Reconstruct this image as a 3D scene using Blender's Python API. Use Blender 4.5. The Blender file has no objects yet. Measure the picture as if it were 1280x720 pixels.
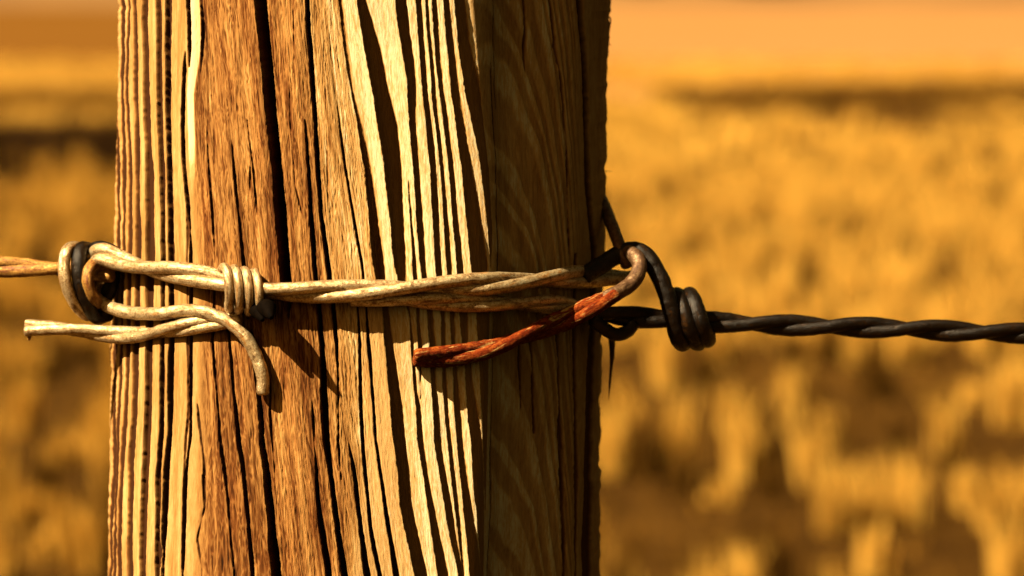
import bpy, math, random
import numpy as np
random.seed(7)
RNG = np.random.default_rng(11)
C = bpy.context.scene.collection

# ------------------------------------------------------------------ frame
U = 0.00015            # one photograph pixel on the plane of the post face, metres
D = 0.5333             # camera to that plane
H = 0.90               # height of the camera
HORIZON = 4.0          # photograph row of the horizon
ZC = H - (360 - HORIZON) * U     # height of the middle of the picture on that plane
SUN_AZ, SUN_EL = 57.0, 47.0      # degrees left of the line back to the camera; above the horizon

def P(px, py, d=0.0):
    """point that stands d pixels in front of the post face"""
    k = (D - d * U) / D
    return ((px - 640) * U * k, -d * U, H + (HORIZON - py) * U * k)

# ------------------------------------------------------------------ helpers
def tag(o, label=None, cat=None, group=None, kind=None):
    if label: o['label'] = label
    if cat: o['category'] = cat
    if group: o['group'] = group
    if kind: o['kind'] = kind
    return o

def empty(name, loc):
    o = bpy.data.objects.new(name, None); C.objects.link(o); o.location = loc
    o.empty_display_size = 0.01
    return o

def make_mesh(name, V, F, mat, parent=None, smooth=True, attrs=None):
    """V (n,3) array, F (m,4) or list of arrays"""
    me = bpy.data.meshes.new(name)
    V = np.asarray(V, dtype=np.float32)
    if isinstance(F, np.ndarray):
        m, k = F.shape
        me.vertices.add(len(V)); me.vertices.foreach_set('co', V.ravel())
        me.loops.add(m * k); me.loops.foreach_set('vertex_index', F.astype(np.int32).ravel())
        me.polygons.add(m)
        me.polygons.foreach_set('loop_start', np.arange(0, m * k, k, dtype=np.int32))
        me.polygons.foreach_set('loop_total', np.full(m, k, dtype=np.int32))
        me.update(calc_edges=True)
    else:
        me.from_pydata([tuple(map(float, v)) for v in V], [], F)
    me.validate()
    if smooth:
        me.polygons.foreach_set('use_smooth', np.ones(len(me.polygons), dtype=bool))
    if attrs:
        for an, a in attrs.items():
            a = np.asarray(a, dtype=np.float32)
            t = me.attributes.new(an, 'FLOAT', 'POINT'); t.data.foreach_set('value', a.ravel())
    me.materials.append(mat)
    o = bpy.data.objects.new(name, me); C.objects.link(o)
    if parent is not None:
        o.parent = parent
        o.matrix_parent_inverse = parent.matrix_world.inverted() if False else parent.matrix_parent_inverse
        o.location = tuple(-c for c in parent.location)
    return o

def sstep(a, b, x):
    t = np.clip((x - a) / (b - a + 1e-9), 0, 1)
    return t * t * (3 - 2 * t)

def vnoise(x, y, seed):
    """smooth value noise in -1..1"""
    r = np.random.default_rng(seed).uniform(-1, 1, (512, 512))
    xi = np.floor(x).astype(int); yi = np.floor(y).astype(int)
    fx = x - xi; fy = y - yi
    fx = fx * fx * (3 - 2 * fx); fy = fy * fy * (3 - 2 * fy)
    a = r[xi % 512, yi % 512]; b = r[(xi + 1) % 512, yi % 512]
    c = r[xi % 512, (yi + 1) % 512]; d = r[(xi + 1) % 512, (yi + 1) % 512]
    return (a * (1 - fx) + b * fx) * (1 - fy) + (c * (1 - fx) + d * fx) * fy

# ------------------------------------------------------------------ materials
def new_mat(name):
    m = bpy.data.materials.new(name); m.use_nodes = True
    nt = m.node_tree; nt.nodes.clear()
    out = nt.nodes.new('ShaderNodeOutputMaterial'); b = nt.nodes.new('ShaderNodeBsdfPrincipled')
    nt.links.new(b.outputs['BSDF'], out.inputs['Surface'])
    return m, nt, b

def ramp(nt, stops, fac=None, interp='LINEAR'):
    r = nt.nodes.new('ShaderNodeValToRGB'); r.color_ramp.interpolation = interp
    e = r.color_ramp.elements
    while len(e) < len(stops): e.new(0.5)
    for i, (p, c) in enumerate(stops):
        e[i].position = p; e[i].color = (*c, 1)
    if fac is not None: nt.links.new(fac, r.inputs['Fac'])
    return r

def noise(nt, scale, detail=4, rough=0.6, vec=None, dist=0.0):
    n = nt.nodes.new('ShaderNodeTexNoise'); n.inputs['Scale'].default_value = scale
    n.inputs['Detail'].default_value = detail; n.inputs['Roughness'].default_value = rough
    n.inputs['Distortion'].default_value = dist
    if vec is not None: nt.links.new(vec, n.inputs['Vector'])
    return n

def mapped(nt, scale):
    tc = nt.nodes.new('ShaderNodeTexCoord'); mp = nt.nodes.new('ShaderNodeMapping')
    mp.inputs['Scale'].default_value = scale
    nt.links.new(tc.outputs['Object'], mp.inputs['Vector'])
    return mp.outputs['Vector']

def math_node(nt, op, a, b):
    n = nt.nodes.new('ShaderNodeMath'); n.operation = op
    for i, v in enumerate((a, b)):
        if isinstance(v, (int, float)): n.inputs[i].default_value = v
        else: nt.links.new(v, n.inputs[i])
    return n.outputs[0]

def wood_material():
    m, nt, b = new_mat('weathered_pine')
    at = nt.nodes.new('ShaderNodeAttribute'); at.attribute_name = 'tone'
    red = nt.nodes.new('ShaderNodeAttribute'); red.attribute_name = 'red'
    n1 = noise(nt, 1.0, 5, 0.7, mapped(nt, (2600, 2600, 420)))
    f = math_node(nt, 'ADD', at.outputs['Fac'], math_node(nt, 'MULTIPLY', math_node(nt, 'SUBTRACT', n1.outputs['Fac'], 0.5), math_node(nt, 'MULTIPLY', at.outputs['Fac'], 0.62)))
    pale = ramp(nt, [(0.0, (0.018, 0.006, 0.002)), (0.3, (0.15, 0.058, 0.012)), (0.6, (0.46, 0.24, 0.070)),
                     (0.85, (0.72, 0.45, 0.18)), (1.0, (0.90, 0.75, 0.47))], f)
    rust = ramp(nt, [(0.0, (0.02, 0.005, 0.001)), (0.3, (0.17, 0.048, 0.009)), (0.6, (0.50, 0.215, 0.055)),
                     (1.0, (0.78, 0.46, 0.14))], f)
    mx = nt.nodes.new('ShaderNodeMix'); mx.data_type = 'RGBA'
    nt.links.new(red.outputs['Fac'], mx.inputs['Factor'])
    nt.links.new(pale.outputs['Color'], mx.inputs['A']); nt.links.new(rust.outputs['Color'], mx.inputs['B'])
    nt.links.new(mx.outputs['Result'], b.inputs['Base Color'])
    b.inputs['Roughness'].default_value = 0.85
    b.inputs['Specular IOR Level'].default_value = 0.12
    bp = nt.nodes.new('ShaderNodeBump'); bp.inputs['Strength'].default_value = 0.6
    bp.inputs['Distance'].default_value = 0.00018
    n2 = noise(nt, 1.0, 6, 0.75, mapped(nt, (3800, 3800, 650)))
    nt.links.new(n2.outputs['Fac'], bp.inputs['Height']); nt.links.new(bp.outputs['Normal'], b.inputs['Normal'])
    return m

def wire_material(name, stops, metallic=0.25, rough=0.5, bump=0.00010, patch=None, mix=.5, spec=.5):
    """noise laid along the drawn wire: long scratches, small pits, rust patches"""
    m, nt, b = new_mat(name)
    b.inputs['Specular IOR Level'].default_value = spec
    at = nt.nodes.new('ShaderNodeAttribute'); at.attribute_name = 'along'
    def vec(sx, sr):
        mp = nt.nodes.new('ShaderNodeMapping'); mp.inputs['Scale'].default_value = (sx, sr, sr)
        nt.links.new(at.outputs['Vector'], mp.inputs['Vector']); return mp.outputs['Vector']
    scr = noise(nt, 1, 5, .65, vec(1 / 17.0, 1.5), .5)
    fine = noise(nt, 1, 6, .75, vec(1 / 3.0, 2.4))
    f = math_node(nt, 'ADD', math_node(nt, 'MULTIPLY', scr.outputs['Fac'], mix), math_node(nt, 'MULTIPLY', fine.outputs['Fac'], 1 - mix))
    r = ramp(nt, stops, f)
    col = r.outputs['Color']
    ro = ramp(nt, [(.4, (rough + .18,) * 3), (.6, (rough - .12,) * 3)], f)
    nt.links.new(ro.outputs['Color'], b.inputs['Roughness'])
    if patch:
        n3 = noise(nt, 1, 5, .72, vec(1 / patch[0], 1.1), .8)
        k = ramp(nt, [(patch[1], (0, 0, 0)), (patch[1] + 0.07, (1, 1, 1))], n3.outputs['Fac'])
        rr = ramp(nt, patch[2], fine.outputs['Fac'])
        mx = nt.nodes.new('ShaderNodeMix'); mx.data_type = 'RGBA'
        nt.links.new(k.outputs['Color'], mx.inputs['Factor'])
        nt.links.new(col, mx.inputs['A']); nt.links.new(rr.outputs['Color'], mx.inputs['B'])
        col = mx.outputs['Result']
        inv = math_node(nt, 'MULTIPLY', math_node(nt, 'SUBTRACT', 1.0, k.outputs['Color']), metallic)
        nt.links.new(inv, b.inputs['Metallic'])
    else:
        b.inputs['Metallic'].default_value = metallic
    nt.links.new(col, b.inputs['Base Color'])
    hsum = math_node(nt, 'ADD', math_node(nt, 'MULTIPLY', scr.outputs['Fac'], 0.7), math_node(nt, 'MULTIPLY', fine.outputs['Fac'], .55))
    bp = nt.nodes.new('ShaderNodeBump'); bp.inputs['Strength'].default_value = 0.9; bp.inputs['Distance'].default_value = bump * 3
    nt.links.new(hsum, bp.inputs['Height']); nt.links.new(bp.outputs['Normal'], b.inputs['Normal'])
    return m

RUST = [(0.3, (0.10, 0.030, 0.008)), (0.55, (0.30, 0.10, 0.02)), (0.75, (0.50, 0.22, 0.05))]
M_WOOD = wood_material()
M_ZINC = wire_material('weathered_zinc_wire', [(0.37, (0.09, 0.042, 0.016)), (0.45, (0.38, 0.235, 0.105)), (0.52, (0.70, 0.52, 0.28)), (0.64, (0.90, 0.76, 0.50))],
                       0.6, 0.36, patch=(34, 0.555, [(0.3, (0.14, 0.045, 0.010)), (0.5, (0.36, 0.16, 0.04)), (0.7, (0.55, 0.32, 0.10))]), mix=.5)
M_OLD = wire_material('yellowed_wire', [(0.38, (0.10, 0.035, 0.006)), (0.5, (0.46, 0.22, 0.04)), (0.62, (0.68, 0.40, 0.10))],
                      0.3, 0.5, patch=(24, 0.52, RUST))
M_DARK = wire_material('oxidised_and_shaded_wire', [(0.40, (0.003, 0.0014, 0.0006)), (0.54, (0.010, 0.0045, 0.0016)), (0.68, (0.075, 0.032, 0.010))],
                       0.1, 0.34, spec=.3)  # colour of the right strand; also paints shade onto the inner knot loops
M_BLACK, _nt, _b = new_mat('shade_black_steel'); _b.inputs['Roughness'].default_value = .8; _b.inputs['Specular IOR Level'].default_value = .03  # black colour stands in for the shade beside the coil
_n = noise(_nt, 900, 4, .6, mapped(_nt, (1, 1, 1))); _r = ramp(_nt, [(.3, (.0015, .0008, .0004)), (.7, (.005, .0025, .001))], _n.outputs['Fac']); _nt.links.new(_r.outputs['Color'], _b.inputs['Base Color'])
M_BROWN = wire_material('brown_wire', [(0.38, (0.05, 0.020, 0.008)), (0.52, (0.17, 0.085, 0.038)), (0.66, (0.45, 0.31, 0.17))], 0.4, 0.42)
M_RED = wire_material('red_rusted_wire', [(0.36, (0.05, 0.006, 0.001)), (0.47, (0.17, 0.020, 0.002)), (0.56, (0.30, 0.060, 0.006)), (0.66, (0.48, 0.17, 0.025))],
                      0.0, 0.75, 0.0002, patch=(42, 0.565, [(0.3, (0.45, 0.20, 0.05)), (0.6, (0.80, 0.52, 0.18))]), spec=.12)

# ------------------------------------------------------------------ the post
YS = [0, 120, 210, 330, 430, 550, 600, 720]
# guide lines along which the grain runs
GUIDE_Y = YS
GUIDES = [
    [149, 148, 146, 142.5, 138.5, 138, 137, 136],
    [181, 182.5, 186, 187.5, 187, 184, 181, 177.5],
    [232, 229, 230, 238, 238, 237, 232, 227],
    [272, 283, 292, 304, 313, 323, 330, 342],
    [326, 337, 346, 356, 364, 374, 380, 392],
    [383, 392, 398, 410, 419, 430, 436, 450],
    [425, 442, 459, 473, 486, 500, 506, 526],
    [523, 532, 542, 548, 555, 562, 567, 579],
    [568, 583, 602, 613, 617, 620, 622, 627],
    [632, 633, 634, 634, 633, 633, 633, 634],
    [763, 758.5, 758, 756, 753, 752, 752, 751],
]
def interp_y(ys, vals, y):
    """linear inside, gentle straight continuation outside"""
    ys = np.asarray(ys, float); vals = np.asarray(vals, float)
    r = np.interp(y, ys, vals)
    return r

def bands():
    B = []   # (kind, [(y, left, right), ...], depth, dark)
    def c(kind, pts, depth, dark):       # centre + width
        B.append((kind, [(y, x - w / 2, x + w / 2) for y, x, w in pts], depth, dark))
    def e(kind, pts, depth, dark):
        B.append((kind, pts, depth, dark))
    # left strip: fine parallel grooves
    c('g', [(150,147.5,.5),(210,149,3),(320,148,3.5),(430,144,3),(550,142,3),(600,142.5,3),(720,138.5,2.5)], 4, .05)
    c('g', [(0,154,3.4),(120,152.5,2.8),(210,155,3),(320,155,2.8),(430,152,2.8),(550,147.5,2.6),(600,146,2.4),(720,143.5,2.4)], 3.5, .05)
    c('g', [(0,160.5,1.8),(120,158.5,3),(210,162,3.2),(320,162.5,3.8),(430,160,3.6),(550,156,3.6),(600,152.5,3.6),(720,149,4.2)], 4, .05)
    c('g', [(0,168.5,3.4),(120,169.5,4),(210,172,4.4),(320,172.5,5),(430,170,5.4),(550,167.5,5.4),(600,163.5,5.4),(720,162,5)], 6, .03)
    c('g', [(0,181,5.4),(120,182.5,6),(210,186,7),(320,187.5,8),(430,187,7),(550,184,6.6),(600,181,5.6),(720,177.5,6)], 7, .03)
    c('g', [(0,198.5,5),(120,199,5),(210,202,4.8),(320,203.5,4.3),(430,203,3.5),(550,202,4),(600,197.5,4.5),(720,196.5,4.6)], 6, .03)
    c('g', [(0,210.5,6),(120,210.5,5),(210,211,5),(320,214,5.4),(430,214,5),(550,212,5),(600,207.5,6),(720,202.5,3.5)], 7, .03)
    c('g', [(0,235,4),(60,236,3),(85,236,.6)], 5, .04)
    c('g', [(65,231,.5),(90,230,3),(120,228.5,3.2),(160,228,3),(210,230,3.6),(260,235,3.2),(320,238.5,2.6),(430,238.5,3.4),(550,238,3),(575,235,2.5),(600,232,4),(660,230,3),(720,228,2)], 5, .04)
    c('g', [(250,232,.4),(290,234,1.4),(330,233.5,1.6),(430,234,.8),(520,236,1.5),(560,231.5,1.8),(620,230,1)], 3, .2)
    c('g', [(0,251,3),(40,253.5,4),(70,253,3.4),(95,250,1.5),(110,248,.4)], 5, .04)
    # broad brown face with long checks
    c('g', [(160,258,.6),(210,261,2.2),(270,266,2.6),(330,269,2),(430,266,2),(480,270,2.4),(550,275,3),(600,281,3.4),(720,293,2)], 6, .05)
    c('g', [(120,264,1),(180,267,1.6),(230,268,.5)], 3, .25)
    c('g', [(150,286,.6),(210,292,2),(260,297,2.8),(330,304,3.2),(400,310,2)], 8, .1)
    c('g', [(150,309,1),(210,316,2.6),(250,319,2),(270,320.5,.5)], 6, .1)
    c('g', [(210,313,.5),(235,312,2),(265,311.5,.6)], 5, .1)
    c('g', [(400,283,1.5),(430,286.5,2.6),(500,293,3.6),(550,298,4.5),(600,304.5,4.4),(660,311,4.4),(720,316,3.6)], 10, .05)
    c('g', [(600,254,3),(640,255,2),(680,247,2.5),(720,252,2)], 4, .06)
    c('g', [(510,246.5,1),(540,249.5,3),(575,254,2),(600,255,3.5)], 4, .06)
    c('D', [(-700,262,14),(0,326,14.5),(60,331.5,14.5),(120,337,13),(210,346,13),(330,356,13.5),(360,358.5,12),(385,360,5),(400,361,.3)], 60, 0)
    c('D', [(395,312,.5),(430,316,3),(500,323.5,5),(550,328,6),(600,333,9),(660,339.5,10),(720,345,11),(1300,395,14)], 50, 0)
    c('g', [(480,337,1.2),(520,338,3.2),(560,341,1.6),(620,345,1)], 6, .1)
    c('g', [(0,366.5,1.4),(40,368,1.8),(100,366,.5)], 3, .25)
    c('g', [(100,361,.5),(160,364,1.6),(230,368,1.2),(270,378,1.6),(290,379,.4)], 3, .25)
    c('D', [(-500,345,5),(0,383.5,4.6),(60,388,5.6),(120,392.5,5.4),(170,395,4.4),(210,398,4.4),(270,402,4.6),(330,410,5.2),(380,416,5),(430,421,3.4),(480,423,2),(550,423,1),(600,427,.4)], 20, 0)
    c('D', [(150,381,.4),(180,384,2.4),(210,386,3.2),(270,389,4.2),(330,393.5,4.6),(400,400,5),(430,402.5,6),(510,405.5,8),(550,407.5,7.6),(600,414.5,6),(660,422,6.5),(720,430.5,7.5),(1300,480,8)], 24, 0)
    c('g', [(500,390,.8),(550,393,1.6),(600,395.7,3.6),(660,402,5.4),(720,411,7.5),(1300,460,8)], 16, 0)
    c('g', [(60,404,.4),(140,408,1),(210,409,1.2),(260,411,.4)], 2.5, .3)
    c('g', [(120,421,.6),(160,425,1.8),(210,432,2.6),(270,442,2.6),(330,453,2.6),(380,458,2.4),(430,461,3),(510,468,2.8),(550,470,3),(600,477.5,4),(660,486,5),(720,496,7.5),(1300,540,9)], 10, .05)
    c('g', [(380,447,1),(430,450,3.6),(510,451,4),(550,453.5,3.4),(600,457.5,3.2),(660,464,4),(720,475,6)], 10, .05)
    c('g', [(555,436,.5),(580,441,3),(600,444.5,3.8),(660,451,4.6),(720,460,8),(1300,510,9)], 11, 0)
    # raked corrugations
    e('r', [(-700,370,373),(0,423,427),(60,431,434.5),(120,440,443.5),(160,447,453),(210,455,463),(330,467,480),(395,479,487),(430,481,491),(510,489,503),(550,492,507),(600,498,513),(630,500,515),(720,518,534),(1300,575,590)], 3, .35)
    e('r', [(-700,395,406),(0,447,458),(60,456,476),(100,464,484),(160,473,498),(210,481,502.5),(330,493,508),(365,503,509),(395,511.5,513.5),(430,513.5,517),(490,518,521.5),(510,520,526),(550,522,529.5),(600,530,536),(660,538,548),(720,547,561),(1300,605,619)], 3, .35)
    e('r', [(-700,442,456),(0,494,508),(60,502,516),(100,509,520),(160,513,522),(210,517,525),(330,525,533),(395,535,541),(430,536.5,544),(475,538.5,545),(510,541,548),(550,543,551),(600,550,558),(660,559,569),(720,572,579),(1300,620,629)], 3, .35)
    e('r', [(225,511,511.3),(330,516,521),(395,521,525),(430,523,527),(475,525,527),(500,526,526.3)], 2.5, .35)
    e('r', [(-700,470,477),(0,520,527),(120,529,536),(210,538,546),(330,544,552),(395,551,556),(430,552,558),(475,553,558),(510,556,561),(550,559,564),(600,564,570),(660,571,576),(720,577.5,580.5)], 3, .35)
    e('r', [(-700,482,486),(0,532,535.5),(120,541,546),(210,551,556),(330,559,565.5),(395,563,569),(430,563.5,570),(475,566,573),(510,567,575),(550,571,578),(600,575.5,584),(660,581,594),(720,586,606)], 3, .35)
    e('r', [(-700,490,496),(0,540,546),(120,550,557),(210,562,568),(330,571,580),(395,575,585),(430,577,586),(475,581,591),(510,583,596),(560,588,603),(600,591,608),(660,597,612),(720,606,618)], 3, .35)
    e('r', [(-700,504,511),(0,554,561),(120,565,576),(150,570,581),(210,577,592),(330,588,612),(395,595,616),(480,600,618),(560,605,618),(600,608,618),(650,614,614.3)], 3, .35)
    e('r', [(-200,560,575),(0,568,583),(50,573,589),(105,580,602),(150,590,608),(210,602,614),(290,612,620),(340,617,617.3)], 3, .35)
    # the turned-away side
    c('g', [(0,632,3),(60,633.5,3.4),(90,634.5,3),(140,638,1)], 6, .3)
    c('D', [(70,623,.5),(100,624.5,3),(180,628.5,2.6),(330,630,2.2),(450,627,2.6),(570,628.5,3.4),(720,630,3.4),(1300,636,4)], 14, .1)
    c('g', [(0,675,2.6),(60,675.5,3),(100,675,1)], 5, .35)
    c('g', [(0,699,3),(60,704,2.6),(120,709,2.2),(180,712,1.6),(330,715,1.4)], 6, .35)
    c('g', [(20,651,.5),(40,652,1.6),(60,652,.5)], 3, .4)
    c('D', [(-300,722,5),(0,727,5.6),(75,731,6),(150,734,6),(240,737,6.4),(330,742,6.6),(430,741,6.6),(570,737,8),(720,736,9),(1300,735,9)], 22, .1)
    c('g', [(430,666,2),(500,668.5,1.8),(540,670,.5)], 5, .35)
    c('g', [(430,677,2.4),(500,682,2.6),(560,684,2)], 6, .35)
    c('g', [(430,704,3),(500,706,2.6),(560,709,4),(720,713,3)], 6, .35)
    c('g', [(330,722,3),(430,722,4),(560,724,3),(720,724,3)], 6, .35)
    return B

XL = GUIDES[0]; XR = GUIDES[-1]
NCOL, NBACK = 1640, 70
th = np.linspace(-1, 1, NCOL) * (math.pi / 2)
T = np.sin(th)
_tx = np.linspace(0, 1, 2001)
_sl = np.interp(450 + 306 * _tx, [450, 500, 550, 600, 616, 634, 665, 705, 730, 745, 752, 756], [0, .12, .24, .36, .46, .85, 1.0, 1.35, 2.1, 4.2, 9, 17])
RT = _tx; RD_ = -np.concatenate([[0], np.cumsum((_sl[1:] + _sl[:-1]) / 2 * np.diff(_tx) * 306)])
SR = RD_[-1]
def base_depth(t):
    """depth (pixels in front of the face plane, negative = behind) of the bare outline"""
    a = np.abs(t)
    left = -275 * (1 - np.clip(1 - a ** 2.6, 0, 1) ** (1 / 2.6))
    right = np.interp(a, RT, RD_)
    return np.where(t < 0, left, right)
def surf(px, py):
    l = interp_y(YS, XL, py); r = interp_y(YS, XR, py)
    t = (px - (l + r) / 2) / ((r - l) / 2)
    return float(base_depth(np.array([np.clip(t, -1, 1)]))[0])

def build_post():
    rows = np.concatenate([
        np.arange(-2400, -60, 60.0), np.arange(-60, -24, 6.0), np.arange(-24, 744, 1.55),
        np.arange(744, 790, 6.0), np.arange(790, 5700, 90.0)])
    Y = rows[:, None] * np.ones((1, NCOL))
    l = interp_y(YS, XL, rows)[:, None]; r = interp_y(YS, XR, rows)[:, None]
    l = l + np.where(rows < 0, -rows * 0.008, 0)[:, None] - np.where(rows > 720, (rows - 720) * 0.008, 0)[:, None]
    r = r + np.where(rows < 0, -rows * 0.008, 0)[:, None] - np.where(rows > 720, (rows - 720) * 0.008, 0)[:, None]
    X = (l + r) / 2 + T[None, :] * (r - l) / 2
    # grain coordinate
    G = np.empty_like(X)
    ref = np.array([g[3] for g in GUIDES])
    GY = np.array([interp_y(GUIDE_Y, g, rows) for g in GUIDES])     # (n guides, rows)
    for i in range(len(rows)):
        G[i] = np.interp(X[i], GY[:, i], ref)
    dpt = base_depth(T)[None, :] * np.ones_like(X)
    # -------- grooves
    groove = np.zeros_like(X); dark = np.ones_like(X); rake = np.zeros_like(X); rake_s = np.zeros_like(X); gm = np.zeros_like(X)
    for k, (kind, pts, depth, dk) in enumerate(bands()):
        ys = [p[0] for p in pts]
        le = np.interp(rows, ys, [p[1] for p in pts]); ri = np.interp(rows, ys, [p[2] for p in pts])
        jit = {'g': 0.38, 'D': 0.5, 'r': 0.55}[kind]
        if kind == 'g' and le.max() < 246:
            wd = (ri - le) * .17; le = le - wd; ri = ri + wd; depth = depth * 1.5
        if kind == 'r':
            on0 = ((rows >= min(ys)) & (rows <= max(ys))) | ((rows < min(ys)) & (min(ys) <= 0)) | ((rows > max(ys)) & (max(ys) >= 720))
            rake_s = np.maximum(rake_s, sstep(le[:, None] - 1.5, le[:, None] + 1.5, X) * (1 - sstep(ri[:, None] - 1.5, ri[:, None] + 1.5, X)) * np.clip((ri - le) / 2.5, 0, 1)[:, None] * on0[:, None])
        le = le + (0.4 if kind == 'r' else .05) * vnoise(rows / 1.9, rows * 0 + k * 3.1, 53) + jit * vnoise(rows / 5.0, rows * 0 + k * 3.1, 50) + 0.9 * vnoise(rows / 31.0, rows * 0 + k * 5.3, 51)
        ri = ri + jit * vnoise(rows / 6.0, rows * 0 + k * 7.7, 52) + 0.9 * vnoise(rows / 37.0, rows * 0 + k * 5.3, 51)
        on = ((rows >= min(ys)) & (rows <= max(ys))) | ((rows < min(ys)) & (min(ys) <= 0)) | ((rows > max(ys)) & (max(ys) >= 720))
        w = np.clip(ri - le, 0, None) * on
        a = 0.8
        le = le[:, None]; ri = ri[:, None]; w2 = w[:, None]
        f = sstep(le - a, le + a, X) * (1 - sstep(ri - a, ri + a, X)) * np.clip(w2 / 1.6, 0, 1)
        if kind == 'r':
            rake = np.maximum(rake, f)
            groove = np.maximum(groove, f * (1.1 + w2 * np.clip(0.74 - 0.40 - 0.0024 * (X - 450), 0, 1) * 1.1))
            dark = np.minimum(dark, 1 - f * (1 - dk) * 0.75)  # cast shadow of the raked bands deepened in the colour
        else:
            # V to U shaped section; narrow grooves shallower
            groove = np.maximum(groove, f * np.minimum(depth, depth * np.clip(w2 / 4.0, .25, 1)))
            gm = np.maximum(gm, f)
            dark = np.minimum(dark, 1 - f * (1 - dk) * (0.97 if kind == 'g' else 0.9))  # dark grain colour in grooves; crack floors painted dark as shade
    # -------- terraces of the raked part: treads face the front, risers fall away
    win = sstep(425, 470, X + 0 * Y) * (1 - sstep(612, 650, X))
    dX = np.gradient(X, axis=1)
    M = rake_s
    cs = np.cumsum(M * dX, axis=1)
    half = 40.0
    blur = np.empty_like(M)
    for i in range(len(rows)):
        hi = np.interp(X[i] + half, X[i], cs[i]); lo = np.interp(X[i] - half, X[i], cs[i])
        blur[i] = (hi - lo) / (np.minimum(X[i] + half, X[i, -1]) - np.maximum(X[i] - half, X[i, 0]))
    slope = 0.80 * (M - blur) * win
    knee = np.interp(rows, [0, 105, 210, 330, 480, 560, 650, 720], [594, 606, 616, 618, 610, 606, 600, 594])[:, None]
    knee = knee + (3.0 * vnoise(rows / 110.0, rows * 0, 95))[:, None]
    slope = slope + 0.75 * sstep(knee - 5, knee + 2, X) * (1 - sstep(636, 648, X)) * (0.4 + 0.6 * sstep(10, 24, 636 - knee))
    terr = -np.cumsum(slope * dX, axis=1)
    end = terr[:, -1:]
    terr = terr - end * sstep(645, 745, X)
    # -------- fibres
    zoneB = sstep(243, 262, G) * (1 - sstep(452, 480, G))
    zoneA = 1 - sstep(238, 250, G)
    zoneR = sstep(615, 632, G)
    bx = np.interp(rows, [0, 120, 210, 330, 430, 550, 650, 720], [427, 441, 460, 478, 460, 458, 442, 435])[:, None]
    bsel = sstep(bx - 10, bx + 10, X + 5 * vnoise(G / 3.0, Y / 60.0, 77))
    zoneB = zoneB * 0 + sstep(243, 262, G) * (1 - bsel)
    zoneC = bsel * (1 - zoneR)
    GW = G + 1.2 * vnoise(G / 9.0, Y / 33.0, 55)
    fa = vnoise(GW / 1.05, Y / 6.5 + 3.1 * vnoise(GW / 2.3, Y / 40.0, 56), 1)
    fb = vnoise(GW / 1.7 + 7.3, Y / 13.0 + 2.1 * vnoise(GW / 3.1, Y / 60.0, 57), 2)
    fc = vnoise(GW / 3.4 + 2.7, Y / 31.0, 3)
    fib = 0.55 * fa + 0.5 * fb + 0.4 * fc
    pits = np.clip(0.6 * fa + 0.6 * fb - 0.38, 0, 1) * (1.2 + vnoise(G / 20.0, Y / 70.0, 58))
    wav = vnoise(G / 16.0, Y / 120.0, 5) * 1.6 + vnoise(G / 7.0, Y / 70.0, 6) * 0.8
    steep = np.gradient(dpt, axis=1) / np.maximum(dX, 1e-6)
    cosn = 1 / np.sqrt(1 + steep ** 2)
    groove = groove * np.clip(cosn * 1.15, 0.22, 1)
    h = -groove + terr
    h += fib * (1.0 * zoneB + 0.25 * zoneA + 0.42 * zoneC + 0.45 * zoneR)
    h -= pits * (1.5 * zoneB + 0.15 * zoneA + 0.30 * zoneC + 0.3 * zoneR)
    h += wav * (0.6 * zoneB + 0.4 * zoneA + 0.3 * zoneC + 0.9 * zoneR)
    h += gm * fb * 0.15
    edge = np.clip((np.abs(T)[None, :] - 0.93) / 0.07, 0, 1)
    h += edge * (vnoise(Y / 9.0, G * 0 + (T[None, :] > 0) * 9, 9) * 1.0 + np.clip(vnoise(Y / 21.0, G * 0 + 3, 19) - .45, 0, 1) * -6 * (T[None, :] > 0) + vnoise(Y / 2.8, G * 0 + (T[None, :] > 0) * 5, 10) * 0.45)
    # -------- flame figure on the side
    q = Y - 60 - 17 * np.exp((X - 628) / 27.0) - 10 * vnoise(X / 14, Y / 50, 12)
    ring = np.sin(q / 12.0 + 2.6 * vnoise(q / 45, X * 0, 13)) + .35 * vnoise(X / 5, Y / 60, 14)
    flame = sstep(-0.5, 0.45, ring)
    h += zoneR * (flame - .5) * 1.2 * (1 - sstep(712, 730, X))
    # -------- tone (dark latewood to pale wood, plus shade painted into recesses) and redness
    tone = 0.68 * zoneA + 0.56 * zoneB + 0.97 * zoneC * (1 - zoneB) + 0.90 * zoneR  # turned-away face toned up in place of bounced light
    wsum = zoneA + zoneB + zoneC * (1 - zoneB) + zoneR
    tone = tone / np.maximum(wsum, 1e-3)
    streak = 0.5 * vnoise(G / 9.0, Y / 160.0, 20) + 0.35 * vnoise(G / 3.2, Y / 60.0, 21) + 0.35 * vnoise(G / 1.3, Y / 22.0, 22)
    tone += (0.22 * fa + 0.16 * fb) * (zoneB + .25 * zoneC + .2 * zoneR + .15 * zoneA)
    tone += streak * (0.36 * zoneB + 0.20 * zoneA + 0.08 * zoneC + 0.14 * zoneR)
    pitc = np.clip(0.6 * fa + 0.6 * fb - 0.15, 0, 1)
    tone -= pitc * (0.62 * zoneB + 0.10 * zoneA + 0.30 * zoneC + 0.2 * zoneR)
    tone += zoneB * (0.20 * sstep(380, 440, G) - 0.09 * (1 - sstep(345, 400, G)))
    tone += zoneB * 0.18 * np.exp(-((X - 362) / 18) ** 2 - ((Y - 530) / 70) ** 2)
    strip_l = np.interp(rows, [0, 60, 120, 200, 230], [236, 237, 233.5, 236, 238])[:, None]
    strip_r = np.interp(rows, [0, 60, 120, 200, 230], [251, 251, 242, 244, 243])[:, None]
    strip = sstep(strip_l - 1, strip_l + 1, X) * (1 - sstep(strip_r - 1, strip_r + 1, X)) * (1 - sstep(170, 260, Y))
    tone = tone * (1 - strip) + 1.05 * strip
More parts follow.
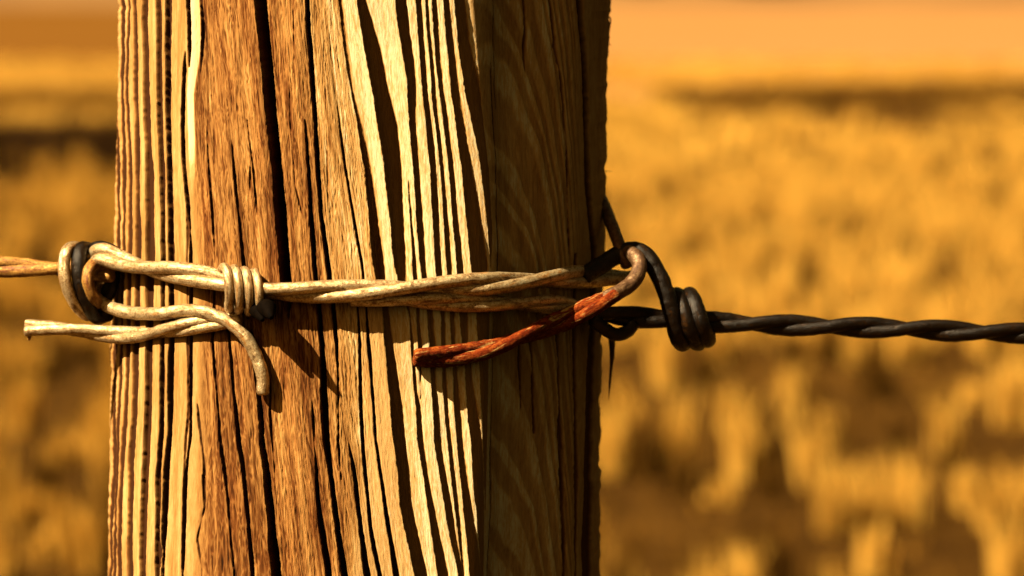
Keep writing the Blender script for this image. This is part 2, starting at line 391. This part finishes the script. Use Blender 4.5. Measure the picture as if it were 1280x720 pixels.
    tone -= zoneC * 0.16 * (1 - sstep(470, 545, X)) * sstep(300, 420, Y)
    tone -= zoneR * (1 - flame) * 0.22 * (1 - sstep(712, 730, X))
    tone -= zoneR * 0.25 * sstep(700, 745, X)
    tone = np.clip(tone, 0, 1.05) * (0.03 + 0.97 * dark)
    red = np.clip(zoneB * (0.62 - 0.45 * sstep(385, 445, G)) + 0.35 * gm * (zoneA + zoneB) + 0.15 * zoneA + 0.12 * zoneC + 0.12 * zoneR + 0.25 * vnoise(G / 12.0, Y / 90.0, 23) * zoneB, 0, 1)
    # -------- to world, displaced along the outline's normal
    scale = (D - dpt * U) / D
    WX = (X - 640) * U * scale
    WY = -dpt * U
    tx = np.gradient(WX, axis=1); ty = np.gradient(WY, axis=1)
    ln = np.sqrt(tx * tx + ty * ty) + 1e-12
    nx, ny = ty / ln, -tx / ln            # outward (towards -Y at the front)
    WX = WX + nx * h * U; WY = WY + ny * h * U
    WZ = ZC + (360 - Y) * U
    # back half
    tb = np.linspace(1, -1, NBACK + 2)[1:-1]
    Xb = (l + r) / 2 + tb[None, :] * (r - l) / 2 * 0.985
    # seam joins at the silhouette depths
    sr, sl = SR, -275.0
    mid = (sr + sl) / 2 + (sr - sl) / 2 * tb[None, :]
    db = mid - 300 * np.sqrt(np.clip(1 - tb[None, :] ** 2, 0, 1)) + vnoise(Xb / 9, Y[:, :NBACK] / 150, 30) * 2
    sb = (D + 300 * U) / D
    WXb = (Xb - 640) * U * sb; WYb = -db * U * np.ones_like(Xb)
    WZb = np.repeat(WZ[:, :1], NBACK, axis=1)
    VX = np.concatenate([WX, WXb], 1); VY = np.concatenate([WY, WYb], 1); VZ = np.concatenate([WZ, WZb], 1)
    tb_ = 0.5 + 0.3 * vnoise(Xb / 5, Y[:, :NBACK] / 90, 31)
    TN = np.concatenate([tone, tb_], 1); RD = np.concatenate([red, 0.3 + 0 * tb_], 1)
    n, m = VX.shape
    V = np.stack([VX, VY, VZ], -1).reshape(-1, 3)
    ii = np.arange(n - 1)[:, None]; jj = np.arange(m)[None, :]
    a = ii * m + jj; b = ii * m + (jj + 1) % m
    F = np.stack([a, a + m, b + m, b], -1).reshape(-1, 4)
    # sawn top
    cap = []
    top = V[:m].mean(0); V = np.vstack([V, top[None] + [[0, 0, 0.004]]])
    ct = len(V) - 1
    capf = np.stack([np.arange(m), (np.arange(m) + 1) % m, np.full(m, ct), np.full(m, ct)], -1)
    TN = np.append(TN.ravel(), 0.5); RD = np.append(RD.ravel(), 0.2)
    me_faces = F
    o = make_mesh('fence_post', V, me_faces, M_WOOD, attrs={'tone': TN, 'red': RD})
    # cap as triangles through bmesh-free append: second small mesh joined as child
    cv = np.vstack([V[:m], V[ct:ct + 1]])
    cf = [(int(i), int((i + 1) % m), m) for i in range(m)]
    c = make_mesh('sawn_top', cv, cf, M_WOOD, parent=o, smooth=False, attrs={'tone': np.full(m + 1, .5), 'red': np.full(m + 1, .2)})
    tag(o, 'weathered grey-gold wooden fence post with deep cracks and ridged grain', 'fence post')
    return o

post = build_post()

# ------------------------------------------------------------------ wire sweeps
def catmull(pts, step=2.0):
    pts = [np.array(p, float) for p in pts]
    pts = [2 * pts[0] - pts[1]] + pts + [2 * pts[-1] - pts[-2]]
    out = []
    for i in range(1, len(pts) - 2):
        p0, p1, p2, p3 = pts[i - 1:i + 3]
        n = max(2, int(np.linalg.norm(p2 - p1) / step))
        for k in range(n):
            t = k / n
            out.append(0.5 * ((2 * p1) + (-p0 + p2) * t + (2 * p0 - 5 * p1 + 4 * p2 - p3) * t * t + (-p0 + 3 * p1 - 3 * p2 + p3) * t ** 3))
    out.append(pts[-2])
    return np.array(out)

def frames(path):
    n = len(path)
    tan = np.gradient(path, axis=0); tan /= np.linalg.norm(tan, axis=1)[:, None] + 1e-12
    up = np.array([0, 0, 1.0]) if abs(tan[0][2]) < .9 else np.array([1.0, 0, 0])
    N = np.empty_like(path); B = np.empty_like(path)
    nn = np.cross(tan[0], up); nn /= np.linalg.norm(nn)
    for i in range(n):
        nn = nn - tan[i] * nn.dot(tan[i]); nn /= np.linalg.norm(nn) + 1e-12
        N[i] = nn; B[i] = np.cross(tan[i], nn)
    return tan, N, B

def tube_geo(path, r, seg=18, seed=0, ends=(1, 1), rough=0.04, bevel=True):
    """path in pixel space (px, py, d). returns verts in world, faces"""
    path = np.asarray(path, float)
    n = len(path)
    R = np.full(n, float(r)) if np.isscalar(r) else np.asarray(r, float)
    s = np.concatenate([[0], np.cumsum(np.linalg.norm(np.diff(path, axis=0), axis=1))])
    tan, N, B = frames(path)
    ang = np.linspace(0, 2 * math.pi, seg, endpoint=False)
    rr = R[:, None] * (1 + rough * vnoise(s[:, None] / 9.0 + seed * 17.3, np.cos(ang)[None, :] * 1.5 + 4 + seed, 60)
                       + rough * .6 * vnoise(s[:, None] / 3.5 + seed * 7.3, np.sin(ang)[None, :] * 3 + 4 + seed, 61))
    V = path[:, None, :] + rr[..., None] * (np.cos(ang)[None, :, None] * N[:, None, :] + np.sin(ang)[None, :, None] * B[:, None, :])
    rings = [V[i] for i in range(n)]
    if ends[0]:
        c = path[0]; a = (rings[0] - c)
        rings.insert(0, c + a * .82 - tan[0] * R[0] * .28)
        rings.insert(0, c + a * .45 - tan[0] * R[0] * .38)
    if ends[1]:
        c = path[-1]; a = (rings[-1] - c)
        rings.append(c + a * .82 + tan[-1] * R[-1] * .28)
        rings.append(c + a * .45 + tan[-1] * R[-1] * .38)
    V = np.concatenate(rings)
    m = len(rings)
    F = []
    for i in range(m - 1):
        for j in range(seg):
            F.append((i * seg + j, i * seg + (j + 1) % seg, (i + 1) * seg + (j + 1) % seg, (i + 1) * seg + j))
    F.append(tuple(range(seg - 1, -1, -1))); F.append(tuple((m - 1) * seg + j for j in range(seg)))
    W = np.array([P(*v) for v in V])
    si = np.concatenate([[s[0]] * (2 if ends[0] else 0), s, [s[-1]] * (2 if ends[1] else 0)])
    A_ = np.stack([np.repeat(si, seg), np.tile(np.cos(ang), m), np.tile(np.sin(ang), m)], 1)
    A_[:, 1:] += seed * 9.7
    return W, F, A_

def join(geos):
    V = []; F = []; o = 0
    A_ = []
    for v, f, a in geos:
        V.append(v); A_.append(a); F += [tuple(i + o for i in q) for q in f]; o += len(v)
    return np.concatenate(V), F, np.concatenate(A_)
def wire_attr(o, A_):
    t = o.data.attributes.new('along', 'FLOAT_VECTOR', 'POINT'); t.data.foreach_set('vector', A_.astype(np.float32).ravel())

def pair(path, r, half_pitch, phase=0.0, gap=0.96, seed=0, hp_fn=None):
    """two wires laid round each other"""
    path = np.asarray(path, float)
    s = np.concatenate([[0], np.cumsum(np.linalg.norm(np.diff(path, axis=0), axis=1))])
    tan, N, B = frames(path)
    a = phase + math.pi * s / half_pitch
    off = (np.cos(a)[:, None] * N + np.sin(a)[:, None] * B) * r * gap
    return path + off, path - off

def coil(center_path, R, r, turns, phase=0, step=5, flat=1.0, squash=1.0):
    """helix round an axis path in pixel space"""
    c = np.asarray(center_path, float)
    n = int(turns * 36)
    idx = np.linspace(0, len(c) - 1, n)
    ctr = np.stack([np.interp(idx, np.arange(len(c)), c[:, k]) for k in range(3)], 1)
    tan, N, B = frames(ctr)
    a = phase + np.linspace(0, 2 * math.pi * turns, n)
    return ctr + R * (np.cos(a)[:, None] * N * squash + np.sin(a)[:, None] * B * flat)

def wire_obj(name, geos, mat, parent, label=None):
    V, F, A_ = join(geos)
    o = make_mesh(name, V, F, mat, parent=parent); wire_attr(o, A_)
    if label: o['label'] = label
    return o

def on(px, py, off):
    return (px, py, surf(px, py) + off)

R1 = 8.2
# ---- A: the strand that comes from the left and crosses the face of the post
A = empty('barbed_wire', P(80, 336, -180))
tag(A, 'pale galvanised barbed wire strand looped at the left edge and stretched across the post front', 'barbed wire')
left = catmull([(-2600, 250, -330), (-900, 300, -250), (-300, 322, -215), (-60, 331, -195), (40, 335, -185), (100, 337, -172), (140, 340, -150)], 5)
la, lb = pair(left, 7.0, 135, 2.2, gap=.78)
wire_obj('twisted_strand', [tube_geo(la, 8.0, seed=1, rough=.07), tube_geo(lb, 8.0, seed=2, rough=.07)], M_OLD, A, 'yellowed rusty twisted strand running off to the left')
# knot: loops standing round the strand
k1 = catmull([(128, 350, -170), (112, 322, -182), (98, 310, -176), (85, 312, -150), (80, 330, -138), (83, 356, -134), (94, 380, -142), (110, 394, -160),
              (122, 380, -186), (122, 345, -196)], 1.6)
wire_obj('knot_wrap', [tube_geo(k1, 7.6, seed=3)], M_ZINC, A)
k1b = catmull([(122, 345, -196), (116, 318, -186), (102, 311, -160), (98, 330, -142), (101, 358, -138), (110, 382, -144), (121, 396, -158), (136, 392, -170)], 1.6)
wire_obj('knot_wrap', [tube_geo(k1b, 9.4, seed=31)], M_DARK, A, 'loop coloured dark as shade beside the pale one')  # dark colour paints the shade on this inner loop
k2 = catmull([(150, 344, -215), (136, 324, -190), (122, 326, -158), (111, 338, -134), (110, 354, -128), (117, 371, -134), (124, 380, -150)], 1.6)
wire_obj('knot_wrap', [tube_geo(k2, 7.4, seed=4)], M_OLD, A)
k3 = catmull([(104, 338, -182), (110, 318, -176), (124, 309, -158), (140, 314, -146), (152, 325, -150), (160, 338, -160)], 1.6)
wire_obj('knot_wrap', [tube_geo(k3, 8.4, seed=5)], M_DARK, A)  # inner loop, its shade put into the wire colour
k4 = catmull([(132, 312, -182), (138, 330, -176), (140, 350, -172), (134, 368, -170), (124, 384, -176)], 1.6)
wire_obj('knot_wrap', [tube_geo(k4, 9.5, seed=32)], M_DARK, A)  # extra dark loop added to fill the black gap in the knot
# crossing strand
cr = catmull([(136, 352, -190), (124, 338, -176), (119, 322, -156), (129, 318, -142), (150, 326, -126), (180, 335, -92), on(220, 341, 14), on(260, 347, 15), on(300, 356, 17), on(345, 364, 17),
              on(400, 365, 16), on(480, 361, 14), on(560, 357, 13), on(620, 354, 12), on(690, 348, 10), on(730, 346, 10), (757, 346, -190), (776, 347, -205), (788, 346, -215)], 2.2)
ca, cb = pair(cr, R1, 185, 1.1, gap=.80)
wire_obj('twisted_strand', [tube_geo(ca, R1, seed=6), tube_geo(cb, R1, seed=7)], M_ZINC, A, 'pale twisted strand across the post face')
# barb: four turns round the strand
ax = [(281, 351, 6), (332, 364, 13)]
axp = catmull(ax, 2)
def ring_path():
    """four tight turns standing almost upright round the strand"""
    pts = []
    turns = 4
    for k in range(-6, int(turns * 24) - 5):
        a = 2 * math.pi * k / 24
        f = k / (turns * 24)
        cx = 280 + 50 * f; cy = 357 + 9 * f
        # front half leans a little to the right going down
        pts.append((cx + 3.0 * math.sin(a) , cy - 25.5 * math.cos(a) + 2, surf(300, 360) + 17 + 22 * math.sin(a)))
    return catmull(pts, 2)
bc = ring_path()
stub = catmull([(322, 376, 4), (330, 383, 16), (335, 388, 34), (339, 397, 52)], 1.5)
barb = empty('barb', P(300, 360, 6)); barb.parent = A; barb.location = tuple(np.array(P(300, 360, 6)) - np.array(A.location))
def sub_obj(name, geos, mat, label=None):
    V, F, A_ = join(geos)
    o = make_mesh(name, V - np.array(P(300, 360, 6)), F, mat); wire_attr(o, A_)
    o.parent = barb
    if label: o['label'] = label
    return o
sub_obj('coil', [tube_geo(bc, 5.7, seed=8)], M_ZINC)
rs = np.interp(np.arange(len(stub)), [0, len(stub) * .5, len(stub) - 1], [8, 12.5, 3])
sub_obj('shadow_barb_point', [tube_geo(stub, rs, seed=9)], M_BLACK, 'barb point coloured black as shade, sticking straight out')  # fattened to widen its cast shadow, coloured black to read as shade
stub2 = catmull([(308, 378, 4), (318, 386, 14), (324, 393, 26), (328, 400, 36)], 1.5)
sub_obj('shadow_barb_point', [tube_geo(stub2, np.interp(np.arange(len(stub2)), [0, len(stub2) * .5, len(stub2) - 1], [7, 9, 3]), seed=29)], M_BLACK)  # second point added to widen the wedge shadow, black like the first
# hooked end
hk = catmull([(112, 350, -196), (112, 362, -172), (122, 374, -154), (140, 385, -140), (165, 391, -112), (200, 392, -64), on(235, 388, 11), on(262, 392, 12), on(288, 404, 13), on(308, 423, 12), on(321, 447, 10), on(328, 470, 10), on(329, 491, 9)], 2)
wire_obj('hooked_end', [tube_geo(hk, 8.2, seed=10, rough=.05)], M_ZINC, A, 'stout pale wire end bent down into a hook')
# short cut end below
ce = catmull([(33, 410, -170), (60, 410, -166), (100, 413, -158), (140, 418, -140), (180, 418, -98), (215, 412, -52), on(250, 406, 8), on(280, 402, 7), on(300, 398, 7)], 2.2)
c1, c2 = pair(ce, 6.4, 150, 0.5, gap=.7)
wire_obj('cut_end', [tube_geo(c1, 7.0, seed=11, rough=.07), tube_geo(c2, 6.8, seed=12, rough=.07)], M_ZINC, A, 'blunt twisted cut end poking out to the left of the post')
tip = catmull([(36, 413, -170), (37, 419, -169), (36, 425, -168)], 1.5)
wire_obj('rust_flake', [tube_geo(tip, np.linspace(3.6, 1.6, len(tip)), seed=13, rough=.2)], M_OLD, A)

# ---- B: strand that leaves to the right
Bw = empty('barbed_wire', P(870, 400, -190))
tag(Bw, 'dark oxidised barbed wire strand stretched off to the right of the post', 'barbed wire')
rt = catmull([(720, 389, -150), (745, 391, -165), (790, 396, -178), (850, 400, -195), (900, 403, -205), (1000, 407, -212), (1140, 411, -220), (1290, 417, -230), (1900, 430, -280), (4200, 500, -480)], 3.0)
ra, rb = pair(rt, 8.6, 97, 0.4, gap=.64)
wire_obj('twisted_strand', [tube_geo(ra, 8.3, seed=14), tube_geo(rb, 8.3, seed=15)], M_DARK, Bw)
bk = catmull([on(440, 371, 9), on(520, 376, 9), on(580, 378, 9), on(640, 379, 9), on(700, 381, 9), on(735, 386, 10), (757, 392, -190)], 2.2)
ba, bb = pair(bk, 7.0, 150, 0.2, gap=.75)
wire_obj('twisted_strand', [tube_geo(ba, 7.2, seed=24), tube_geo(bb, 7.2, seed=25)], M_ZINC, Bw, 'second paler strand lying in the shadow under the crossing strand')

# arch and its wraps
start = catmull([(730, 345, -150), (752, 331, -170), (772, 318, -180), (792, 312, -178), (808, 319, -172), (820, 338, -166), (829, 360, -160)], 1.8)
axr = catmull([(832, 399, -194), (886, 402, -204)], 2)
cl = coil(axr, 30, 9, 2.6, phase=math.pi * 1.0, flat=1.0)
arch = catmull([(730, 345, -150), (752, 331, -170), (772, 319, -180), (792, 313, -178), (808, 320, -172), (820, 338, -166), (831, 362, -160),
                (841, 396, -158), (848, 422, -168), (855, 427, -188), (856, 405, -222), (850, 378, -216), (846, 370, -190), (852, 382, -168), (860, 404, -160), (867, 420, -170),
                (872, 427, -195), (872, 402, -228), (864, 376, -220), (862, 370, -196), (868, 380, -172), (876, 404, -162), (882, 420, -174), (884, 423, -195), (882, 402, -225)], 1.8)
wire_obj('wrapped_wire', [tube_geo(arch, 11.2, seed=16, rough=.05)], M_DARK, Bw)
low = catmull([(742, 400, -150), (756, 411, -160), (770, 418, -166), (784, 414, -172), (792, 404, -176)], 1.8)
wire_obj('wire_tail', [tube_geo(low, 8.5, seed=17)], M_DARK, Bw)

# ---- C: rusty tie
Cw = empty('tie_wire', P(512, 448, 10))
tag(Cw, 'rust-red twisted wire end lying diagonally across the shaded right side of the post', 'tie wire')
rd = catmull([(520, 447, surf(520, 447) + 12), on(560, 445, 12), on(610, 436, 13), on(660, 418, 24), on(705, 400, 34), (742, 382, -92), (766, 369, -108)], 2)
r1, r2 = pair(rd, 8.6, 165, 2.2, gap=.66)
wire_obj('rusted_end', [tube_geo(r1, 8.2, seed=18, rough=.07), tube_geo(r2, 8.0, seed=19, rough=.07)], M_RED, Cw)
bend = catmull([(745, 381, -108), (757, 374, -106), (772, 366, -112), (787, 356, -126), (797, 343, -138), (799, 328, -150), (791, 318, -166), (777, 312, -190)], 1.8)
wire_obj('bend', [tube_geo(bend, 9.6, seed=20, rough=.07)], M_BROWN, Cw)
up = catmull([(745, 235, -330), (757, 262, -262), (768, 290, -208), (777, 314, -178), (784, 332, -182)], 1.8)
wire_obj('upper_tail', [tube_geo(up, 8.0, seed=21, rough=.05)], M_BROWN, Cw)

# splinters
def splinter(name, pts, r0, label):
    p = catmull(pts, 1.5)
    rr = np.interp(np.arange(len(p)), [0, len(p) * .3, len(p) - 1], [r0, r0 * .8, .25])
    V, F, A_ = tube_geo(p, rr, seg=8, seed=30, rough=.2)
    return make_mesh(name, V, F, M_SPL, parent=post)
M_SPL, nt, b = new_mat('splinter_wood'); b.inputs['Base Color'].default_value = (0.06, 0.03, 0.012, 1); b.inputs['Roughness'].default_value = .9
nz = noise(nt, 900, 4, .6, mapped(nt, (1, 1, .2))); rr_ = ramp(nt, [(.3, (.03, .014, .005)), (.7, (.16, .08, .03))], nz.outputs['Fac']); nt.links.new(rr_.outputs['Color'], b.inputs['Base Color'])
post.location = (0, 0, 0)
splinter('splinter', [(752, 408, -300), (763, 416, -270), (765, 440, -262), (763, 470, -262), (761, 500, -262)], 5.5, '')
splinter('splinter', [(756, 62, -338), (761, 55, -330), (764, 57, -326)], 1.1, '')
splinter('splinter', [(755, 214, -340), (761, 214, -330), (765, 214.5, -326)], .6, '')
splinter('splinter', [(757, 20, -344), (763, 24, -335), (762, 40, -335)], 1.5, '')

# ------------------------------------------------------------------ land
def ground_material():
    m, nt, b = new_mat('dry_soil')
    v = mapped(nt, (1, 1, 1))
    n1 = noise(nt, 0.9, 8, .65, v); n2 = noise(nt, 14, 5, .6, v)
    f = math_node(nt, 'ADD', math_node(nt, 'MULTIPLY', n1.outputs['Fac'], .6), math_node(nt, 'MULTIPLY', n2.outputs['Fac'], .4))
    r = ramp(nt, [(.3, (.020, .008, .001)), (.5, (.055, .024, .003)), (.7, (.15, .07, .010))], f)
    nt.links.new(r.outputs['Color'], b.inputs['Base Color']); b.inputs['Roughness'].default_value = .95
    b.inputs['Specular IOR Level'].default_value = .05
    return m
def far_material():
    m, nt, b = new_mat('bleached_field')
    tc = nt.nodes.new('ShaderNodeTexCoord'); mp = nt.nodes.new('ShaderNodeMapping')
    mp.inputs['Scale'].default_value = (.05, .35, 1); nt.links.new(tc.outputs['Object'], mp.inputs['Vector'])
    n1 = noise(nt, 1, 6, .6, mp.outputs['Vector'])
    sx = nt.nodes.new('ShaderNodeSeparateXYZ'); nt.links.new(tc.outputs['Object'], sx.inputs[0])
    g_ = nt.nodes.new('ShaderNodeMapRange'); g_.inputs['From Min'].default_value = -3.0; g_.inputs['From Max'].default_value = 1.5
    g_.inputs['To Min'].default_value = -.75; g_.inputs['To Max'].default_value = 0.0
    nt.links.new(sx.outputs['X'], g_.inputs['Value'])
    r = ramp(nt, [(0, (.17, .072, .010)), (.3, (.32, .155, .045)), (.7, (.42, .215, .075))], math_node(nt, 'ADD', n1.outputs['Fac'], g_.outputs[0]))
    nt.links.new(r.outputs['Color'], b.inputs['Base Color']); b.inputs['Roughness'].default_value = .95
    b.inputs['Specular IOR Level'].default_value = .05
    return m
M_SOIL = ground_material(); M_FAR = far_material()

def sheet(name, pts, z, mat, n=40, amp=0.0):
    """quad sheet between four corners"""
    a, b_, c, d = [np.array(p, float) for p in pts]
    s = np.linspace(0, 1, n)[:, None, None]; t = np.linspace(0, 1, n)[None, :, None]
    q = (a * (1 - s) + b_ * s) * (1 - t) + (d * (1 - s) + c * s) * t
    V = np.concatenate([q, np.full(q.shape[:2] + (1,), z)], -1)
    V[..., 2] += amp * vnoise(V[..., 0] / 3, V[..., 1] / 3, 70)
    V = V.reshape(-1, 3)
    F = np.array([(i * n + j, (i + 1) * n + j, (i + 1) * n + j + 1, i * n + j + 1) for i in range(n - 1) for j in range(n - 1)])
    return make_mesh(name, V, F, mat)
g = sheet('ground', [(-400, -60), (400, -60), (400, 900), (-400, 900)], 0.0, M_SOIL, 60); tag(g, kind='structure')
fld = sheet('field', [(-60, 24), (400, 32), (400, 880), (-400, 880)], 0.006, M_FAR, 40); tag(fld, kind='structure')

# distant rise along the horizon
def hills():
    xs = np.linspace(-500, 500, 160)
    hgt = 7 + 5 * vnoise(xs / 60, xs * 0, 80) + 2 * vnoise(xs / 17, xs * 0, 81)
    V = []; 
    for k, (yy, f) in enumerate([(620, 0), (660, .55), (720, .9), (800, 1), (880, .3)]):
        V.append(np.stack([xs, np.full_like(xs, yy), hgt * f - (0.5 if f == 0 else 0)], 1))
    V = np.concatenate(V); n = len(xs)
    F = np.array([(k * n + i, k * n + i + 1, (k + 1) * n + i + 1, (k + 1) * n + i) for k in range(4) for i in range(n - 1)])
    m, nt, b = new_mat('far_hill'); nz = noise(nt, .02, 5, .6, mapped(nt, (1, 1, 1)))
    r = ramp(nt, [(.3, (.16, .075, .018)), (.7, (.30, .15, .035))], nz.outputs['Fac']); nt.links.new(r.outputs['Color'], b.inputs['Base Color']); b.inputs['Roughness'].default_value = 1
    o = make_mesh('hill', V, F, m); tag(o, kind='structure'); return o
hills()

# ------------------------------------------------------------------ grass
def blades(centres, per, hgt, width, spread, tone, lean=0.25, segs=3, seed=3):
    """many blades; centres (n,2), hgt (n,), tone (n,)"""
    r = np.random.default_rng(seed)
    n = len(centres); N = n * per
    c = np.repeat(centres, per, 0); h = np.repeat(hgt, per) * r.uniform(.45, 1.1, N); tn = np.repeat(tone, per) + r.normal(0, .09, N)
    w = np.repeat(np.broadcast_to(width, (n,)), per) * r.uniform(.6, 1.3, N)
    sp = np.repeat(np.broadcast_to(spread, (n,)), per)
    off = r.normal(0, 1, (N, 2)) * sp[:, None]
    root = c + off
    d = off / (np.linalg.norm(off, axis=1)[:, None] + 1e-6) + r.normal(0, .5, (N, 2))
    ln = h * lean * r.uniform(.2, 1.6, N)
    az = r.uniform(0, math.pi, N); wx = np.cos(az) * w / 2; wy = np.sin(az) * w / 2
    prof = np.linspace(0, 1, segs + 1)
    V = np.empty((N, (segs + 1) * 2, 3))
    for k, t in enumerate(prof):
        x = root[:, 0] + d[:, 0] * ln * t * t; y = root[:, 1] + d[:, 1] * ln * t * t; z = h * t * (1 - .12 * t)
        ww = (1 - t) ** .6 * .95 + .05
        V[:, 2 * k] = np.stack([x - wx * ww, y - wy * ww, z], 1); V[:, 2 * k + 1] = np.stack([x + wx * ww, y + wy * ww, z], 1)
    base = np.arange(N)[:, None] * ((segs + 1) * 2)
    F = np.concatenate([base + np.array([[2 * k, 2 * k + 1, 2 * k + 3, 2 * k + 2]]) for k in range(segs)], 0)
    T_ = np.repeat(tn, (segs + 1) * 2)
    return V.reshape(-1, 3), F, T_

def grass_material():
    m, nt, b = new_mat('dry_grass')
    at = nt.nodes.new('ShaderNodeAttribute'); at.attribute_name = 'tone'
    r = ramp(nt, [(0, (.035, .013, .001)), (.35, (.20, .09, .008)), (.65, (.72, .35, .042)), (1, (1.0, .57, .10))], at.outputs['Fac'])
    nt.links.new(r.outputs['Color'], b.inputs['Base Color']); b.inputs['Roughness'].default_value = .8
    b.inputs['Specular IOR Level'].default_value = .15
    tr = nt.nodes.new('ShaderNodeBsdfTranslucent'); nt.links.new(r.outputs['Color'], tr.inputs['Color'])
    mx = nt.nodes.new('ShaderNodeMixShader'); mx.inputs[0].default_value = .35
    out = [n for n in nt.nodes if n.type == 'OUTPUT_MATERIAL'][0]
    nt.links.new(b.outputs[0], mx.inputs[1]); nt.links.new(tr.outputs[0], mx.inputs[2]); nt.links.new(mx.outputs[0], out.inputs['Surface'])
    return m
M_GRASS = grass_material()

def scatter(y0, y1, dens, side=1.0, seed=0, xmin=None, xmax=None):
    r = np.random.default_rng(seed)
    out = []
    ys = np.linspace(y0, y1, 24)
    for a, b_ in zip(ys[:-1], ys[1:]):
        hw = 0.19 * b_ + side
        n = int(2 * hw * (b_ - a) * dens)
        out.append(np.stack([r.uniform(-hw, hw, n), r.uniform(a, b_, n)], 1))
    return np.concatenate(out)

def grass():
    parts = []
    # near: separate tussocks, patchy
    c = np.concatenate([scatter(0.9, 6.5, 38, 1.1, 1), scatter(6.5, 15, 60, 1.1, 21)])
    k = .6 * vnoise(c[:, 0] / .19, c[:, 1] / .5, 90) + .8 * vnoise(c[:, 0] / .07, c[:, 1] / .2, 91)
    m_ = k > np.where(c[:, 1] < 5.0, -.55, -.26); c = c[m_]; k = k[m_]
    r = np.random.default_rng(5)
    tn = np.where(r.uniform(0, 1, len(c)) < np.where(c[:, 1] < 6.5, .22, .12), .22, .97 + r.normal(0, .06, len(c))) * (1 - .22 * (c[:, 0] < -.25))
    hg = np.clip(.13 + .04 * k + r.normal(0, .03, len(c)), .05, .24)
    parts.append(blades(c, 60, hg, .009, .012, tn, .13, 2, 6))
    # thin litter between
    c = scatter(0.9, 12, 250, 1.0, 2)
    tn = np.random.default_rng(8).normal(.20, .10, len(c))
    parts.append(blades(c, 2, np.full(len(c), .05), .006, .02, tn, .9, 2, 9))
    # middle distance
    c = scatter(15, 42, 9, 1.5, 3)
    k = vnoise(c[:, 0] / .9, c[:, 1] / 2.2, 92) + .7 * vnoise(c[:, 0] / .4, c[:, 1] / .9, 93); c = c[k > -.45]; k = k[k > -.45]
    tn = np.clip(.90 + .22 * k + np.random.default_rng(10).normal(0, .12, len(c)), 0, 1)
    parts.append(blades(c, 16, np.full(len(c), .13), .02, .07, tn, .6, 2, 11))
    V = np.concatenate([p[0] for p in parts]); T_ = np.concatenate([p[2] for p in parts])
    o = 0; Fs = []
    for p in parts:
        Fs.append(p[1] + o); o += len(p[0])
    ob = make_mesh('grass', V, np.concatenate(Fs), M_GRASS, attrs={'tone': T_}, smooth=False)
    tag(ob, 'dry golden pasture grass in tussocks behind the post', 'grass', kind='stuff')
grass()

# dark scrub rows crossing the pasture
def scrub(name, p0, p1, width, hgt, n, label, seed, tone=.12):
    r = np.random.default_rng(seed)
    t = r.uniform(0, 1, n)[:, None]
    c = np.array(p0) * (1 - t) + np.array(p1) * t
    c[:, 1] += r.normal(0, width, n)
    V, F, T_ = blades(c, 14, np.full(n, hgt) * r.uniform(.6, 1.2, n), .025, .08, np.full(n, tone) + r.normal(0, .04, n), .5, 2, seed + 1)
    o = make_mesh(name, V, F, M_GRASS, attrs={'tone': T_}, smooth=False)
    tag(o, label, 'scrub', kind='stuff')
scrub('scrub', (1.5, 25.0), (22, 36), 1.3, .15, 4600, 'dark low scrub row on the right along the edge of the pale field', 40, .20)
scrub('scrub', (-7, 15.0), (-1.1, 15.0), .6, .25, 4800, 'dark brown scrub row on the left of the post', 42, -.05)
scrub('scrub', (-9, 25), (-1.6, 25), 1.1, .12, 1300, 'faint brown scrub row farthest left behind the darker one', 44, .30)
scrub('scrub', (-4, 9.6), (-.9, 9.6), .4, .08, 500, 'thin dark scrub patch at the height of the left wire', 46, .12)

# ------------------------------------------------------------------ light, sky, camera
sc = bpy.context.scene
w = bpy.data.worlds.new('World'); sc.world = w; w.use_nodes = True
nt = w.node_tree; bg = nt.nodes['Background']
sky = nt.nodes.new('ShaderNodeTexSky'); sky.sky_type = 'NISHITA'; sky.sun_disc = False
sky.sun_elevation = math.radians(SUN_EL)
dirv = (-math.sin(math.radians(SUN_AZ)), -math.cos(math.radians(SUN_AZ)))
sky.sun_rotation = math.atan2(dirv[0], dirv[1])
sky.dust_density = 4.0
tint = nt.nodes.new('ShaderNodeMix'); tint.data_type = 'RGBA'; tint.blend_type = 'MULTIPLY'
tint.inputs['Factor'].default_value = 1.0; tint.inputs['B'].default_value = (0.42, 0.24, 0.062, 1)
nt.links.new(sky.outputs[0], tint.inputs['A']); nt.links.new(tint.outputs['Result'], bg.inputs['Color'])
bg.inputs['Strength'].default_value = 0.05
sd = bpy.data.lights.new('sun', 'SUN'); sd.energy = 5.0; sd.angle = math.radians(.5); sd.color = (1.0, 0.80, 0.49)
so = bpy.data.objects.new('sun', sd); C.objects.link(so)
from mathutils import Vector
e = math.radians(SUN_EL)
tosun = Vector((dirv[0] * math.cos(e), dirv[1] * math.cos(e), math.sin(e)))
so.rotation_euler = tosun.to_track_quat('Z', 'Y').to_euler()

cd = bpy.data.cameras.new('camera'); cam = bpy.data.objects.new('camera', cd); C.objects.link(cam)
cam.location = (0, -D, H); cam.rotation_euler = (math.radians(90), 0, 0)
cd.sensor_width = 36; cd.lens = 100.0
cd.shift_y = -(360 - HORIZON) / 1280.0
cd.clip_start = 0.02; cd.clip_end = 3000
cd.dof.use_dof = True; cd.dof.focus_distance = D + 25 * U; cd.dof.aperture_fstop = 17.0
sc.camera = cam
sc.view_settings.view_transform = 'Standard'; sc.view_settings.look = 'None'
sc.view_settings.gamma = 1.0; sc.view_settings.exposure = 1.26
sc.cycles.max_bounces = 5; sc.cycles.diffuse_bounces = 0
